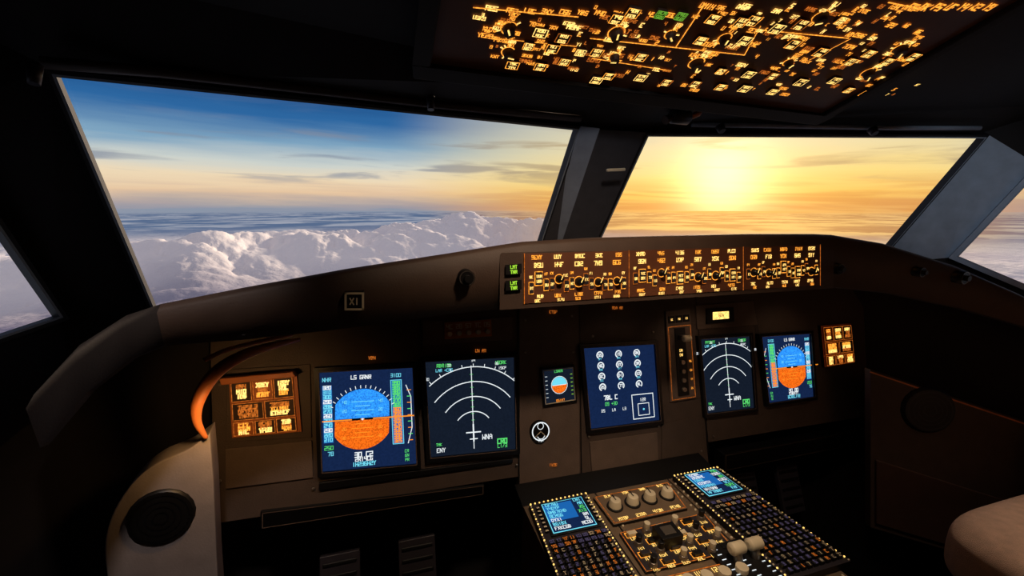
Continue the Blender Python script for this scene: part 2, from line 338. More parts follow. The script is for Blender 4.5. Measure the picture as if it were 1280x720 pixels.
def nd(c):
    mb,P=display(*c,bg='slate'); w,h=P.w,P.h; z=.002
    for r,a in ((.22,50),(.38,52),(.54,50),(.70,42)): mb.arc(P,.5,.22,r*h,90-a,90+a,.0022,z,'white',24)
    for i in range(-4,5):
        t=math.radians(90-i*10); mb.seg(P.P(.5,.22,z,.70*h*math.cos(t),.70*h*math.sin(t)),P.P(.5,.22,z,.73*h*math.cos(t),.73*h*math.sin(t)),P.n,.0016,'white')
        if i%2==0: mb.text(P,'%d'%(34+i),.5,.22,.006,'white',z,du=.77*h*math.cos(t),dv=.77*h*math.sin(t))
    mb.line(P,.5,.05,.5,.93,.0018,z,'white')
    for i in range(8): mb.line(P,.485,.35+i*.07,.515,.35+i*.07,.001,z,'green')
    mb.line(P,.5,.13,.5,.30,.0035,z*1.2,'white'); mb.line(P,.42,.22,.58,.22,.003,z*1.2,'white'); mb.line(P,.46,.15,.54,.15,.0025,z*1.2,'white')
    mb.text(P,rtext(6),.2,.95,.0075,'green',z); mb.text(P,'LAR +CR5',.2,.90,.0065,'cyan',z); mb.text(P,rtext(5),.84,.95,.0075,'green',z); mb.text(P,rtext(4),.86,.89,.0065,'white',z)
    mb.text(P,'ENY',.12,.06,.009,'white',z); mb.text(P,'WNA',.66,.16,.011,'white',z); mb.text(P,'CRO',.84,.10,.011,'green',z,lw=.25); mb.text(P,'L1/3',.84,.05,.008,'green',z)
    mb.text(P,'TMK',.10,.12,.006,'green',z)
    return mb
nd(((538,570),(643,560),(641,446),(531,452))).build('navigation_display')
nd(((880,516),(940,509),(934,420),(872,424))).build('navigation_display.001')
mb,P=display((736,535),(822,524),(815,430),(727,435))
for i in range(3):
    for j in range(4):
        a=.22+.26*i; b=.90-.135*j
        mb.arc(P,a,b,.009,-40,240,.003,.002,'white',14); mb.text(P,rtext(2),a,b,.007,'white',.002,lw=.24)
        if j<3: mb.text(P,rtext(3),a,b,.0045,'cyan',.002,dv=-.0105)
mb.text(P,'7BL C',.32,.36,.0105,'white',.002,lw=.24); mb.text(P,'09 +3D',.32,.28,.008,'green',.002)
for a in (.2,.35,.5): mb.text(P,rtext(2),a,.2,.007,'white',.002)
mb.outline(P,.62,.05,.93,.36,.0022,.002,'white'); mb.text(P,'12R',.775,.29,.008,'white',.002); mb.outline(P,.70,.09,.86,.24,.0018,.002,'white'); mb.disc(P,.78,.165,.003,.002,'cyan',10)
mb.build('engine_warning_display')
mb=MB(); P=pp(MAIN,(679,505),(717,499),(714,458),(676,462),.008)
mb.box(P,-.05,-.05,1.05,1.05,-.01,.004,'bezel'); mb.rect(P,0,0,1,1,.005,'slate'); mb.outline(P,.02,.02,.98,.98,.0026,.006,'knob')
mb.disc(P,.5,.52,.021,.0055,'cyan',24,0,180); mb.disc(P,.5,.52,.021,.0055,'gnd',24,180,360); mb.arc(P,.5,.52,.0225,0,360,.0014,.0058,'white'); mb.line(P,.3,.52,.7,.52,.0016,.006,'white')
mb.text(P,rtext(5),.5,.93,.006,'green',.006); mb.text(P,rtext(5),.5,.07,.006,'orange',.006)
for i in range(6): mb.line(P,.06,.2+i*.12,.12,.2+i*.12,.0012,.006,'white'); mb.line(P,.88,.2+i*.12,.94,.2+i*.12,.0012,.006,'lime')
mb.build('standby_horizon_instrument')
mb=MB(); P=pp(MAIN,(658,558),(690,553),(688,517),(656,521),.006)
mb.cyl(P,.5,.5,.027,-.005,.010,'bezel',.025); mb.arc(P,.5,.5,.0225,0,360,.0028,.0105,'white',28); mb.arc(P,.5,.68,.008,0,360,.0015,.0108,'white',14); mb.arc(P,.5,.38,.010,200,340,.0016,.0108,'white',14)
mb.line(P,.5,.5,.68,.32,.0022,.0112,'knob'); mb.line(P,.5,.5,.3,.36,.0022,.0112,'knob'); mb.text(P,'PSI',.5,.2,.006,'white',.0108)
mb.build('brake_pressure_gauge')
mb=MB(); P=pp(MAIN,(836,502),(868,497),(860,386),(830,389),.004)
mb.box(P,0,0,1,1,-.01,.004,'panel2'); mb.box(P,.3,.05,.72,.8,.004,.006,'black'); mb.outline(P,.05,.02,.95,.82,.0012,.0062,'amberlo')
mb.prism([P.P(.42,.66,.004),P.P(.6,.66,.004),P.P(.6,.72,.004),P.P(.42,.72,.004)],P.n*.03,'metal')
q=P.P(.5,.69,.034); mb.tube([q-P.ux*.014,q-P.ux*.010,q+P.ux*.010,q+P.ux*.014],[.005,.009,.009,.005],'knob',14)
for b in (.12,.22,.32,.42): mb.cyl(P,.5,b,.006,.006,.014,'metal'); mb.text(P,rtext(2),.85,b,.005,'amber',.0065)
for b in (.50,.55): mb.text(P,'DN',.5,b,.007,'amberhi',.0065)
for a in (.2,.5,.8): mb.box(P,a-.12,.86,a+.12,.94,.004,.007,'bezel'); mb.text(P,rtext(2),a,.90,.005,'amberhi',.0075)
mb.build('landing_gear_lever')
def amberp(c,name):
    mb=MB(); P=pp(MAIN,*c,.006); mb.box(P,0,0,1,1,-.01,.004,'leather','bezel')
    for j,(b0,b1,n) in enumerate(((.62,.95,3),(.30,.58,2),(.04,.26,3))):
        for i in range(n):
            a0=.04+.92*i/n; a1=.04+.92*(i+1)/n-.03
            mb.box(P,a0,b0,a1,b1,.004,.009,random.choice(['leather','brown','leather'])); mb.outline(P,a0,b0,a1,b1,.0012,.0095,'amberlo')
            for q in (.25,.5,.75): mb.text(P,rtext(random.choice([3,4]) if n==3 else 6),(a0+a1)/2,b0+(b1-b0)*q,.0075,random.choice(['amberhi','amber','amberhi','amberlo']),.0097,lw=.38)
    mb.build(name)
amberp(((292,546),(378,538),(372,466),(288,474)),'annunciator_panel')
amberp(((1027,459),(1065,453),(1060,404),(1022,407)),'annunciator_panel.001')
mb=MB(); P=pp(MAIN,(284,478),(374,468),(370,462),(282,470),.004); mb.box(P,0,0,1,1,0,.035,'leather'); mb.build('annunciator_shade',.002)
mb=MB()
def catm(P_,n=5):
    out=[]
    for i in range(len(P_)-1):
        p0=P_[max(i-1,0)];p1=P_[i];p2=P_[i+1];p3=P_[min(i+2,len(P_)-1)]
        for k in range(n):
            t=k/n; out.append(.5*((2*p1)+(-p0+p2)*t+(2*p0-5*p1+4*p2-p3)*t*t+(-p0+3*p1-3*p2+p3)*t**3))
    out.append(P_[-1]); return out
pts=catm([aty(*p) for p in ((375,424,.86),(340,432,.83),(300,446,.80),(268,468,.78),(248,500,.76),(246,526,.76),(258,548,.76))])
mb.tube(pts,[.003+.0075*math.sin(math.pi*i/(len(pts)-1)) for i in range(len(pts))],'leather',12)
pts=catm([aty(*p) for p in ((365,418,.87),(320,428,.84),(285,437,.81),(255,450,.79))])
mb.tube(pts,.004,'leather',8)
mb.build('curved_side_trim')
# ================= lower captain area =================
mb=MB()
P=Patch(aty(325,662,.90),aty(606,618,.90),aty(606,606,.90),aty(325,640,.90)); mb.box(P,0,0,1,1,-.03,0,'black'); mb.outline(P,.01,.08,.99,.92,.002,.001,'panel2')
mb.build('tray_table',.003)
mb=MB(); P=Patch(aty(905,590,.90),aty(1085,553,.90),aty(1085,535,.90),aty(905,568,.90)); mb.box(P,0,0,1,1,-.04,0,'black'); mb.outline(P,.01,.08,.99,.92,.002,.001,'panel'); mb.build('tray_table.001',.003)
def pedals(x,name):
    mb=MB()
    for sx in (-.09,.09):
        P=Patch(rel(x+sx-.045,.88,-.98),rel(x+sx+.045,.88,-.98),rel(x+sx+.045,.94,-.84),rel(x+sx-.045,.94,-.84)); mb.box(P,0,0,1,1,-.015,0,'key')
        for i in range(5): mb.box(P,.08,.12+.18*i,.92,.18+.18*i,0,.004,'black')
        mb.tube([rel(x+sx,.93,-.9),rel(x+sx,1.0,-1.05),rel(x+sx,1.02,-1.2)],.012,'black')
    mb.build(name,.002)
pedals(-.02,'rudder_pedals'); pedals(1.2,'rudder_pedals.001')
FA=Plane(rel(-.36,.74,-.53),Vector((.18,-1,.12)))
def smooth(p,n=6):
    out=[]
    for i in range(len(p)-1):
        p0=Vector(p[max(i-1,0)]);p1=Vector(p[i]);p2=Vector(p[i+1]);p3=Vector(p[min(i+2,len(p)-1)])
        for k in range(n):
            t=k/n; out.append(tuple(.5*((2*p1)+(-p0+p2)*t+(2*p0-5*p1+4*p2-p3)*t*t+(-p0+3*p1-3*p2+p3)*t**3)))
    out.append(p[-1]); return out
mb=MB(); q=[FA.at(*p)-FA.n*.06 for p in smooth([(262,542),(235,562),(195,580),(165,605),(140,645),(131,690),(140,760)])+[(275,760),(271,700),(267,600)]]
mb.prism(q,FA.n*.06,'fair'); mb.build('side_fairing',.008)
mb=MB(); P=Patch(*[FA.at(201+a,645+b,0) for a,b in((-40,40),(40,40),(40,-40),(-40,-40))])
mb.cyl(P,.5,.5,.046,0,.006,'black',.043); mb.arc(P,.5,.5,.038,0,360,.002,.007,'bezel',32); 
for r in (.010,.019,.028): mb.arc(P,.5,.5,r,0,360,.0016,.007,'bezel',24)
mb.build('loudspeaker')
def console(x0,x1,y0,y1,z):
    mb=MB(); mb.aabox(CAM.x+x0,CAM.x+x1,y0,y1,0,1.2+z,'shell'); mb.aabox(CAM.x+x0+.05,CAM.x+x1-.04,y0+.05,y1-.05,1.2+z,1.2+z+.008,'black')
    return mb
mb=console(-.74,-.46,-.5,.62,-.58)
P=Patch(rel(-.66,.3,-.571),rel(-.52,.3,-.571),rel(-.52,.5,-.571),rel(-.66,.5,-.571)); mb.cyl(P,.5,.5,.04,0,.02,'key'); mb.tube([P.P(.5,.5,.02),P.P(.5,.5,.09),P.P(.5,.4,.14)],[.018,.014,.02],'black')
mb.build('side_console',.006)
mb=console(1.68,1.9,-.5,.50,-.52)
P=Patch(rel(1.70,.25,-.511),rel(1.84,.25,-.511),rel(1.84,.45,-.511),rel(1.70,.45,-.511)); mb.cyl(P,.5,.5,.04,0,.02,'key'); mb.tube([P.P(.5,.5,.02),P.P(.5,.5,.09),P.P(.5,.4,.14)],[.018,.014,.02],'black')
mb.build('side_console.001',.006)
FR=Plane(rel(1.50,.75,-.5),Vector((-.55,-1,.15)))
mb=MB()
P=pp(FR,(1088,660),(1290,720),(1290,530),(1088,462)); mb.box(P,0,0,1,1,-.03,0,'hoodface'); mb.box(P,.03,.04,.97,.45,0,.006,'brown'); mb.line(P,0,.985,1,.985,.004,.001,'leather')
P=Patch(*[FR.at(1160+a,512+b,0) for a,b in((-40,40),(40,40),(40,-40),(-40,-40))]); 
mb.build('side_lining_panel',.004)
mb=MB(); mb.cyl(P,.5,.5,.07,0,.010,'black',.062); mb.arc(P,.5,.5,.055,0,360,.004,.011,'key',32)
for r in (.016,.03,.042): mb.arc(P,.5,.5,r,0,360,.003,.011,'key',24)
mb.build('loudspeaker.001')
# ================= PEDESTAL =================
mb=MB()
x0,x1=CAM.x+.305,CAM.x+.862
mb.aabox(x0,x1,.12,.815,0,.5-.003,'brown')
mb.prism([Vector((x0,.815,0)),Vector((x0,.885,0)),Vector((x0,.885,.508)),Vector((x0,.815,.497))],Vector((x1-x0,0,0)),'black')
TOP=Patch(Vector((x0,.12,.497)),Vector((x1,.12,.497)),Vector((x1,.815,.497)),Vector((x0,.815,.497)))
mb.box(TOP,0,0,1,1,0,.003,'ped','brown')
for i in range(3): mb.line(TOP,[.285,.335,.715][i],0,[.285,.335,.715][i],1,.003,.004,'black')
for i in range(44):
    for a in (.02,.27,.35,.70,.73,.98):
        mb.cyl(TOP,a,.02+.022*i,.0028,.003,.006,'knob' if i%3 else 'metal',n=6)
P=pp(PED,(766,662),(862,640),(836,604),(738,624),.002); mb.box(P,.02,.04,.98,.96,0,.006,'ped','black'); mb.outline(P,.04,.07,.96,.93,.0016,.007,'amberlo')
for i,a in enumerate((.17,.39,.61,.84)):
    mb.cyl(P,a,.52,.019,.006,.010,'black'); mb.cyl(P,a,.52,.015,.010,.026,'knob',.012,n=16); mb.line(P,a,.52,a,.68,.003,.0265,'black')
    mb.text(P,rtext(4),a,.14,.008,'amberhi',.0075); mb.text(P,rtext(3),a,.88,.007,'amberhi',.0075)
P=pp(PED,(806,722),(925,694),(880,642),(770,668),.002); mb.box(P,.02,.04,.98,.96,0,.004,'key','black'); mb.outline(P,.03,.05,.97,.95,.0016,.005,'amberlo')
for i in range(6):
    for j in range(4):
        a=.12+.155*i; b=.14+.235*j
        if (i+j)%2: mb.box(P,a-.045,b-.04,a+.045,b+.05,.004,.012,random.choice(['black','key','knob'])); mb.outline(P,a-.06,b-.055,a+.06,b+.065,.0016,.0055,'amber')
        else: mb.cyl(P,a,b,.010,.004,.014,'metal',.008,n=14); mb.cyl(P,a,b,.006,.014,.028,random.choice(['black','knob']),.007,n=10)
        mb.text(P,rtext(3),a,b-.09,.007,'amberhi',.0055)
mb.box(P,.28,.35,.5,.7,.004,.034,'black'); mb.box(P,.33,.42,.45,.62,.034,.036,'metal')
P=pp(PED,(830,760),(960,732),(930,700),(812,728),.002); mb.box(P,.02,.04,.98,.96,0,.004,'ped','black'); mb.outline(P,.03,.05,.97,.95,.0022,.005,'amberlo')
for i in range(5): mb.cyl(P,.12+.18*i,.5,.012,.004,.02,'knob',n=12); mb.text(P,rtext(4),.12+.18*i,.8,.009,'amberhi',.005)
mb.build('center_pedestal',.0012)
mb=MB()
b=PED.at(934,712)
P=Patch(b+Vector((-.05,-.06,0)),b+Vector((.05,-.06,0)),b+Vector((.05,.06,0)),b+Vector((-.05,.06,0))); mb.box(P,0,0,1,1,0,.012,'black')
for s in (.12,.5,.88):
    for i in range(9): mb.line(P,s-.04,.08+i*.1,s+.04,.08+i*.1,.002,.013,'white')
for dx in (-.022,.022):
    b=PED.at(934,706)+Vector((dx,0,0)); mb.tube([b,b+Vector((0,.005,.02)),b+Vector((0,.008,.032))],[.009,.009,.008],'metal',12)
    t=b+Vector((0,.010,.036)); mb.tube([t-Vector((.018,0,0)),t-Vector((.014,0,0)),t+Vector((.014,0,0)),t+Vector((.018,0,0))],[.006,.012,.012,.006],'knob',16)
mb.build('throttle_levers',.001)
def cdu(c,name,scr):
    mb=MB(); P=pp(PED,*c,.003); mb.box(P,0,0,1,1,0,.014,'key','black'); z=.014
    a0,b0,a1,b1=scr
    mb.box(P,a0-.04,b0-.015,a1+.04,b1+.015,z,z+.004,'bezel'); mb.rect(P,a0,b0,a1,b1,z+.0045,'cyan'); mb.rect(P,a0+.012,b0+.006,a1-.012,b1-.006,z+.005,'navy'); mb.rect(P,a0+.012,b0+(b1-b0)*.35,a1-.3*(a1-a0),b1-.02,z+.0052,'blueb')
    for i in range(7):
        b=b1-(b1-b0)*(i+.7)/7.6
        mb.text(P,rtext(random.randint(4,7)),a0+.05,b,.0078,random.choice(['cyan','white']),z+.006,'l',lw=.2); mb.text(P,rtext(random.randint(2,4)),a1-.05,b,.0078,random.choice(['cyan','white','green']),z+.006,'r',lw=.2)
        for a in (a0-.10,a1+.05): mb.box(P,a,b-.008,a+.05,b+.008,z,z+.006,'knob','black')
    rows=int((b0-.06)/.042)
    for j in range(rows):
        for i in range(9):
            a=.06+.1*i; b=b0-.06-.042*j
            mb.box(P,a,b-.026,a+.075,b,z,z+.008,'black','black'); mb.text(P,rtext(1 if j>1 else 2),a+.037,b-.013,.0068,random.choice(['mag','mag','mag','amberlo','knob','knob']),z+.0085,lw=.22)
    for i in range(40):
        for a in (.015,.985): mb.cyl(P,a,.01+.025*i,.0020,z,z+.002,'amberhi' if i%2 else 'knob',n=6)
    for i in range(14): mb.cyl(P,.02+.96*i/13,.99,.0020,z,z+.002,'amberhi',n=6)
    mb.build(name,.0008)
cdu(((722,800),(822,775),(732,623),(661,638)),'keypad_display_unit',(.17,.66,.86,.95))
cdu(((985,735),(1062,710),(895,590),(840,601)),'keypad_display_unit.001',(.17,.70,.86,.96))
# ================= OVERHEAD =================
mb=MB()
Pq=[rel(.10,.86,.245),rel(1.08,.86,.245),rel(1.08,.15,.529),rel(.10,.15,.529)]
on=OVH.n
mb.prism([p-on*.02 for p in Pq],on*.022,'ovh')
O=Patch(*Pq); O.n=on; O.uy=(Pq[3]-Pq[0]).normalized(); O.ux=Vector((1,0,0))
def loc(px,py):
    p=OVH.at(px,py); d=p-Pq[0]; return d.dot(O.ux)/O.w,d.dot(O.uy)/O.h
z=.003
def ring(px,py,r=.016,k='amber'):
    a,b=loc(px,py); mb.cyl(O,a,b,r*.7,z,.016,'brown',r*.55,n=14); mb.arc(O,a,b,r*.85,random.uniform(0,60),random.uniform(280,360),.0022,z+.001,k,16)
    t=random.uniform(0,6.28); mb.seg(O.P(a,b,.017),O.P(a,b,.017,r*.6*math.cos(t),r*.6*math.sin(t)),O.n,.003,'amberhi')
    for dv in (1.25,1.75): mb.text(O,rtext(random.randint(2,4)),a,b,.006,random.choice(['amberhi','amber']),z+.001,lw=.28,dv=r*dv)
    for i in range(5):
        t=random.uniform(0,6.28); mb.seg(O.P(a,b,z+.001,r*1.0*math.cos(t),r*1.0*math.sin(t)),O.P(a,b,z+.001,r*1.25*math.cos(t),r*1.25*math.sin(t)),O.n,.003,'amberhi')
def btn(px,py,k='amber',w=.022):
    a,b=loc(px,py); s=w/O.w/2; t=w/O.h/2*.8
    mb.box(O,a-s,b-t,a+s,b+t,z,.009,'brown'); mb.outline(O,a-s,b-t,a+s,b+t,.0014,.0095,k)
    for q in (-.25,.25): mb.text(O,rtext(3),a,b,.006,'amberhi' if k!='grn2' else 'grn2',.0097,lw=.28,dv=q*w)
def lab(px,py,n,h=.009,k='amber'):
    a,b=loc(px,py); mb.text(O,rtext(n),a,b,h,k,z+.001,lw=.26)
def ln(x0,y0,x1,y1,w=.0024,k='amber'):
    mb.seg(O.P(*loc(x0,y0),z+.001),O.P(*loc(x1,y1),z+.001),O.n,w,k)
ln(592,6,722,18); ln(738,45,930,66); ln(845,55,880,2); ln(955,35,1060,45); ln(1012,72,1062,46); ln(740,70,838,86,.002)
ln(620,45,720,55,.002); ln(930,66,950,30,.002); ln(1110,0,1150,8)
for x,y in ((636,32),(770,38),(838,40),(905,45),(1025,18),(1085,88),(1125,58),(635,62),(768,68),(870,76),(985,75)): ring(x,y,random.uniform(.012,.018))
for x,y in ((703,42),(690,55),(675,78),(705,72),(640,76),(800,66),(745,60),(800,92),(760,90),(832,98),(868,100),(900,84),(900,104),(935,88),(930,106),(965,90),(965,110),(1000,98),(990,50),(875,45),(930,45),(1042,96),(1060,108),(1140,66),(1062,72),(1000,25),(1108,72),(745,95),(675,35),(660,52),(725,60),(1025,60),(1085,62),(940,20),(970,30),(1050,20),(1080,112)): btn(x,y,random.choice(['amber','amber','amberlo','amberhi']),random.uniform(.018,.026))
btn(825,12,'grn2',.018); btn(850,14,'grn2',.018); btn(790,10,'amber'); btn(770,18,'amber'); btn(890,18); btn(925,22)
for i in range(300):
    y=random.uniform(4,116); x=random.uniform(595,1150)
    if y>62+(x-560)*.16: continue
    lab(x,y,random.randint(1,4),random.uniform(.005,.009),random.choice(['amber','amber','amberlo','amberhi']))
for x in range(640,860,22): lab(x,10+(x-640)*.03,3,.008)
for x in range(1140,1250,16): lab(x,6,2,.012); lab(x+6,-8,3)
for j in range(7):
    for i in range(14):
        a=.05+.07*i; b=.5+.07*j
        mb.box(O,a-.012,b-.014,a+.012,b+.014,z,.009,'black'); mb.outline(O,a-.014,b-.016,a+.014,b+.016,.002,.0095,'amber'); mb.text(O,rtext(3),a,b-.024,.008,'amber',z+.001,lw=.25)
mb.build('overhead_panel')
mb=MB()
for (u0,v0,u1,v1) in ((-.03,-.05,1.03,0),(-.03,0,0,1),(1,0,1.03,1)): mb.box(O,u0,v0,u1,v1,-.02,.012,'hood')
mb.build('overhead_surround',.004)
mb=MB(); c=aty(850,146,.95)
mb.tube([aty(858,128,.93),aty(856,138,.945)],.008,'black'); 
mb.tube([c+Vector((-.030,0,0)),c+Vector((-.022,0,0)),c+Vector((.022,0,0)),c+Vector((.030,0,0))],[.010,.018,.018,.010],'key',16)
mb.tube([c+Vector((.02,0,-.004)),c+Vector((.05,-.005,.012)),c+Vector((.058,-.005,.018))],[.006,.008,.004],'leather',10)
mb.tube([c+Vector((-.02,0,-.002)),c+Vector((-.045,-.003,-.012))],[.007,.011],'brown',10)
mb.build('magnetic_compass')
mb=MB(); mb.tube([aty(865,156,1.0),aty(1000,158,.93),aty(1120,160,.87),aty(1225,160,.82)],.006,'post')
for p in ((1090,161,.87),(900,158,.97)): q=aty(*p); mb.tube([q,q-Vector((0,.01,.014))],[.012,.009],'key',12)
mb.build('trim_1')
mb=MB(); mb.prism([aty(724,158,1.035),aty(748,161,1.02),aty(700,305,1.24),aty(674,304,1.26)],Vector((0,-.012,0)),'post'); mb.prism([aty(757,215,1.05),aty(780,214,1.05),aty(780,210,1.05),aty(757,211,1.05)],Vector((0,-.01,0)),'knob'); mb.build('post_lit_facet',.003)  # lighter strip: light on the post's left facet put into its colour
mb=MB(); mb.tube([aty(52,78,.86),aty(200,90,.89),aty(400,113,.93),aty(560,132,.97),aty(725,148,1.01)],.009,'hoodface')
for p in ((45,92,.84),(538,128,.95)): q=aty(*p); mb.tube([q+Vector((0,0,.012)),q-Vector((0,.008,.016))],[.010,.007],'key',10)
mb.build('trim_3')
# ================= FIRST OFFICER SEAT =================
def cushion(name,cx,cy,cz,sx,sy,sz,rot=0,parent=None):
    me=bpy.data.meshes.new(name); bm=bmesh.new(); bmesh.ops.create_cube(bm,size=1)
    bmesh.ops.subdivide_edges(bm,edges=bm.edges,cuts=7,use_grid_fill=True)
    for v in bm.verts:
        q=v.co*2
        L=(abs(q.x)**5+abs(q.y)**5+abs(q.z)**5)**(1/5); q=q/L*max(abs(q.x),abs(q.y),abs(q.z))
        d=noise.noise(q*4)*.006
        v.co=Vector((q.x*(sx/2+d),q.y*(sy/2+d),q.z*(sz/2+d)+ (.012*(1-q.x**2)*(1-q.y**2) if q.z>0 else 0)))
    bm.to_mesh(me); bm.free(); me.materials.append(MT['seat'])
    for p in me.polygons: p.use_smooth=True
    o=bpy.data.objects.new(name,me); sc.collection.objects.link(o); o.location=(cx,cy,cz); o.rotation_euler=(rot,0,0); o.parent=parent
    s=o.modifiers.new('s','SUBSURF'); s.levels=1; s.render_levels=2
    return o
se=bpy.data.objects.new('pilot_seat',None); sc.collection.objects.link(se)
sx=CAM.x+1.38
cushion('seat_cushion',sx,.235,.50,.54,.52,.16,0,se); cushion('backrest',sx,-.10,.85,.48,.14,.68,-.15,se); cushion('headrest',sx,-.16,1.23,.28,.11,.18,-.15,se)
mb=MB(); mb.aabox(sx-.22,sx+.22,.0,.42,.34,.43,'black'); mb.aabox(sx-.12,sx+.12,.08,.34,0,.34,'black')
mb.build('seat_frame',.008,se)
# ================= SKY =================
UP=Vector((-.0275,.026,.9994)).normalized(); SUN=ray(904,230).normalized()
w=bpy.data.worlds.new('sky'); sc.world=w; w.use_nodes=True; nt=w.node_tree; nt.nodes.clear(); N=nt.nodes.new; L=nt.links.new
out=N('ShaderNodeOutputWorld'); bg=N('ShaderNodeBackground'); tc=N('ShaderNodeTexCoord')
def dotn(v,nt=nt,src=None):
    d=nt.nodes.new('ShaderNodeVectorMath'); d.operation='DOT_PRODUCT'; d.inputs[1].default_value=v; nt.links.new(src,d.inputs[0]); return d.outputs['Value']
def mth(op,a,b=None,nt=nt,clamp=False):
    n=nt.nodes.new('ShaderNodeMath'); n.operation=op; n.use_clamp=clamp
    for i,x in enumerate((a,b)):
        if x is None: continue
        if isinstance(x,(int,float)): n.inputs[i].default_value=x
        else: nt.links.new(x,n.inputs[i])
    return n.outputs[0]
def ramp(fac,stops,nt=nt):
    r=nt.nodes.new('ShaderNodeValToRGB'); nt.links.new(fac,r.inputs[0]); el=r.color_ramp.elements
    while len(el)<len(stops): el.new(.5)
    for e,(p,c) in zip(el,stops): e.position=p; e.color=(*lin(c),1)
    return r.outputs[0]
def mix(f,a,b,mode='MIX',nt=nt):
    n=nt.nodes.new('ShaderNodeMix'); n.data_type='RGBA'; n.blend_type=mode
    for k,x in (('Factor',f),('A',a),('B',b)):
        s=n.inputs[k] if k=='Factor' else [i for i in n.inputs if i.name==k and i.type=='RGBA'][0]
        if isinstance(x,(int,float)): s.default_value=x
        elif isinstance(x,tuple): s.default_value=x
        else: nt.links.new(x,s)
    return [o for o in n.outputs if o.type=='RGBA'][0]
def mr(v,a,b,c,d,nt=nt,sm=True):
    n=nt.nodes.new('ShaderNodeMapRange'); n.interpolation_type='SMOOTHSTEP' if sm else 'LINEAR'; nt.links.new(v,n.inputs[0])
    for i,x in zip((1,2,3,4),(a,b,c,d)): n.inputs[i].default_value=x
    return n.outputs[0]
def colscale(v,c,nt=nt):
    n=nt.nodes.new('ShaderNodeVectorMath'); n.operation='SCALE'; n.inputs[0].default_value=c; nt.links.new(v,n.inputs['Scale']); return n.outputs[0]
def vadd(a,b,nt=nt):
    n=nt.nodes.new('ShaderNodeVectorMath'); n.operation='ADD'; nt.links.new(a,n.inputs[0]); nt.links.new(b,n.inputs[1]); return n.outputs[0]
AZC=Vector((math.sin(math.radians(100)),math.cos(math.radians(100)),0))
dirv=tc.outputs['Generated']
e=dotn(UP,src=dirv); s=dotn(SUN,src=dirv); cr=mr(dotn(AZC,src=dirv),.76,.90,1,.15)
mp=N('ShaderNodeMapping'); mp.inputs['Scale'].default_value=(1.5,1.5,22); L(dirv,mp.inputs['Vector'])
nz=N('ShaderNodeTexNoise'); nz.inputs['Scale'].default_value=2.2; nz.inputs['Detail'].default_value=7; nz.inputs['Roughness'].default_value=.55; L(mp.outputs[0],nz.inputs['Vector'])
ew=mth('ADD',e,mth('MULTIPLY',mth('SUBTRACT',nz.outputs['Fac'],.5),.035))
cool=ramp(ew,[(0,(140,150,168)),(.010,(175,166,165)),(.03,(232,198,162)),(.06,(242,220,184)),(.09,(206,212,206)),(.125,(128,166,194)),(.175,(46,104,162)),(.24,(22,70,128)),(.45,(110,125,155)),(.9,(170,165,170))])  # upper stops, out of view, are raised to light the cloud tops
warm=ramp(ew,[(0,(236,176,98)),(.025,(250,198,100)),(.06,(250,218,132)),(.12,(232,218,172)),(.2,(196,200,190)),(.32,(120,140,160)),(.6,(130,135,155)),(.9,(170,165,170))])
wf=mth('MULTIPLY',mr(s,.74,.975,0,1),cr)
col=mix(wf,cool,warm)
mp3=N('ShaderNodeMapping'); mp3.inputs['Scale'].default_value=(1.6,1.6,46); mp3.inputs['Location'].default_value=(.7,5.2,1.4); L(dirv,mp3.inputs['Vector'])
nz3=N('ShaderNodeTexNoise'); nz3.inputs['Scale'].default_value=1.6; nz3.inputs['Detail'].default_value=8; nz3.inputs['Distortion'].default_value=.5; L(mp3.outputs[0],nz3.inputs['Vector'])
bm_=mth('MULTIPLY',mth('MULTIPLY',mr(nz3.outputs['Fac'],.44,.60,0,1),mr(e,.01,.075,.75,0)),mr(s,.80,.99,.4,1))
col=mix(bm_,col,mix(wf,(*lin((178,158,158)),1),(*lin((218,146,78)),1)))
mp2=N('ShaderNodeMapping'); mp2.inputs['Scale'].default_value=(2.2,2.2,26); mp2.inputs['Location'].default_value=(3.1,1.2,.4); L(dirv,mp2.inputs['Vector'])
nz2=N('ShaderNodeTexNoise'); nz2.inputs['Scale'].default_value=1.7; nz2.inputs['Detail'].default_value=8; nz2.inputs['Distortion'].default_value=.4; L(mp2.outputs[0],nz2.inputs['Vector'])
wm=mth('MULTIPLY',mr(nz2.outputs['Fac'],.50,.66,0,1),mr(e,.03,.08,.1,.75)); wm=mth('MULTIPLY',wm,mr(e,.13,.18,1,.12))
col=mix(wm,col,mix(wf,(*lin((132,142,160)),1),(*lin((180,156,118)),1)))
sp=mth('MAXIMUM',s,0.0)
g1=mth('MULTIPLY',mth('POWER',sp,45),.42); g2=mth('MULTIPLY',mth('POWER',sp,330),1.0)
col=vadd(vadd(col,colscale(g1,(1,.52,.08))),colscale(g2,(1,.82,.45)))
L(col,bg.inputs[0]); bg.inputs[1].default_value=1; L(bg.outputs[0],out.inputs[0])
sd=bpy.data.lights.new('sun','SUN'); sd.energy=4.6; sd.color=(1,.78,.58); sd.angle=.08; so=bpy.data.objects.new('sun',sd); sc.collection.objects.link(so)
sdir=(SUN+Vector((0,0,.19))).normalized(); so.rotation_euler=sdir.to_track_quat('Z','Y').to_euler(); so.location=(8,8,5)
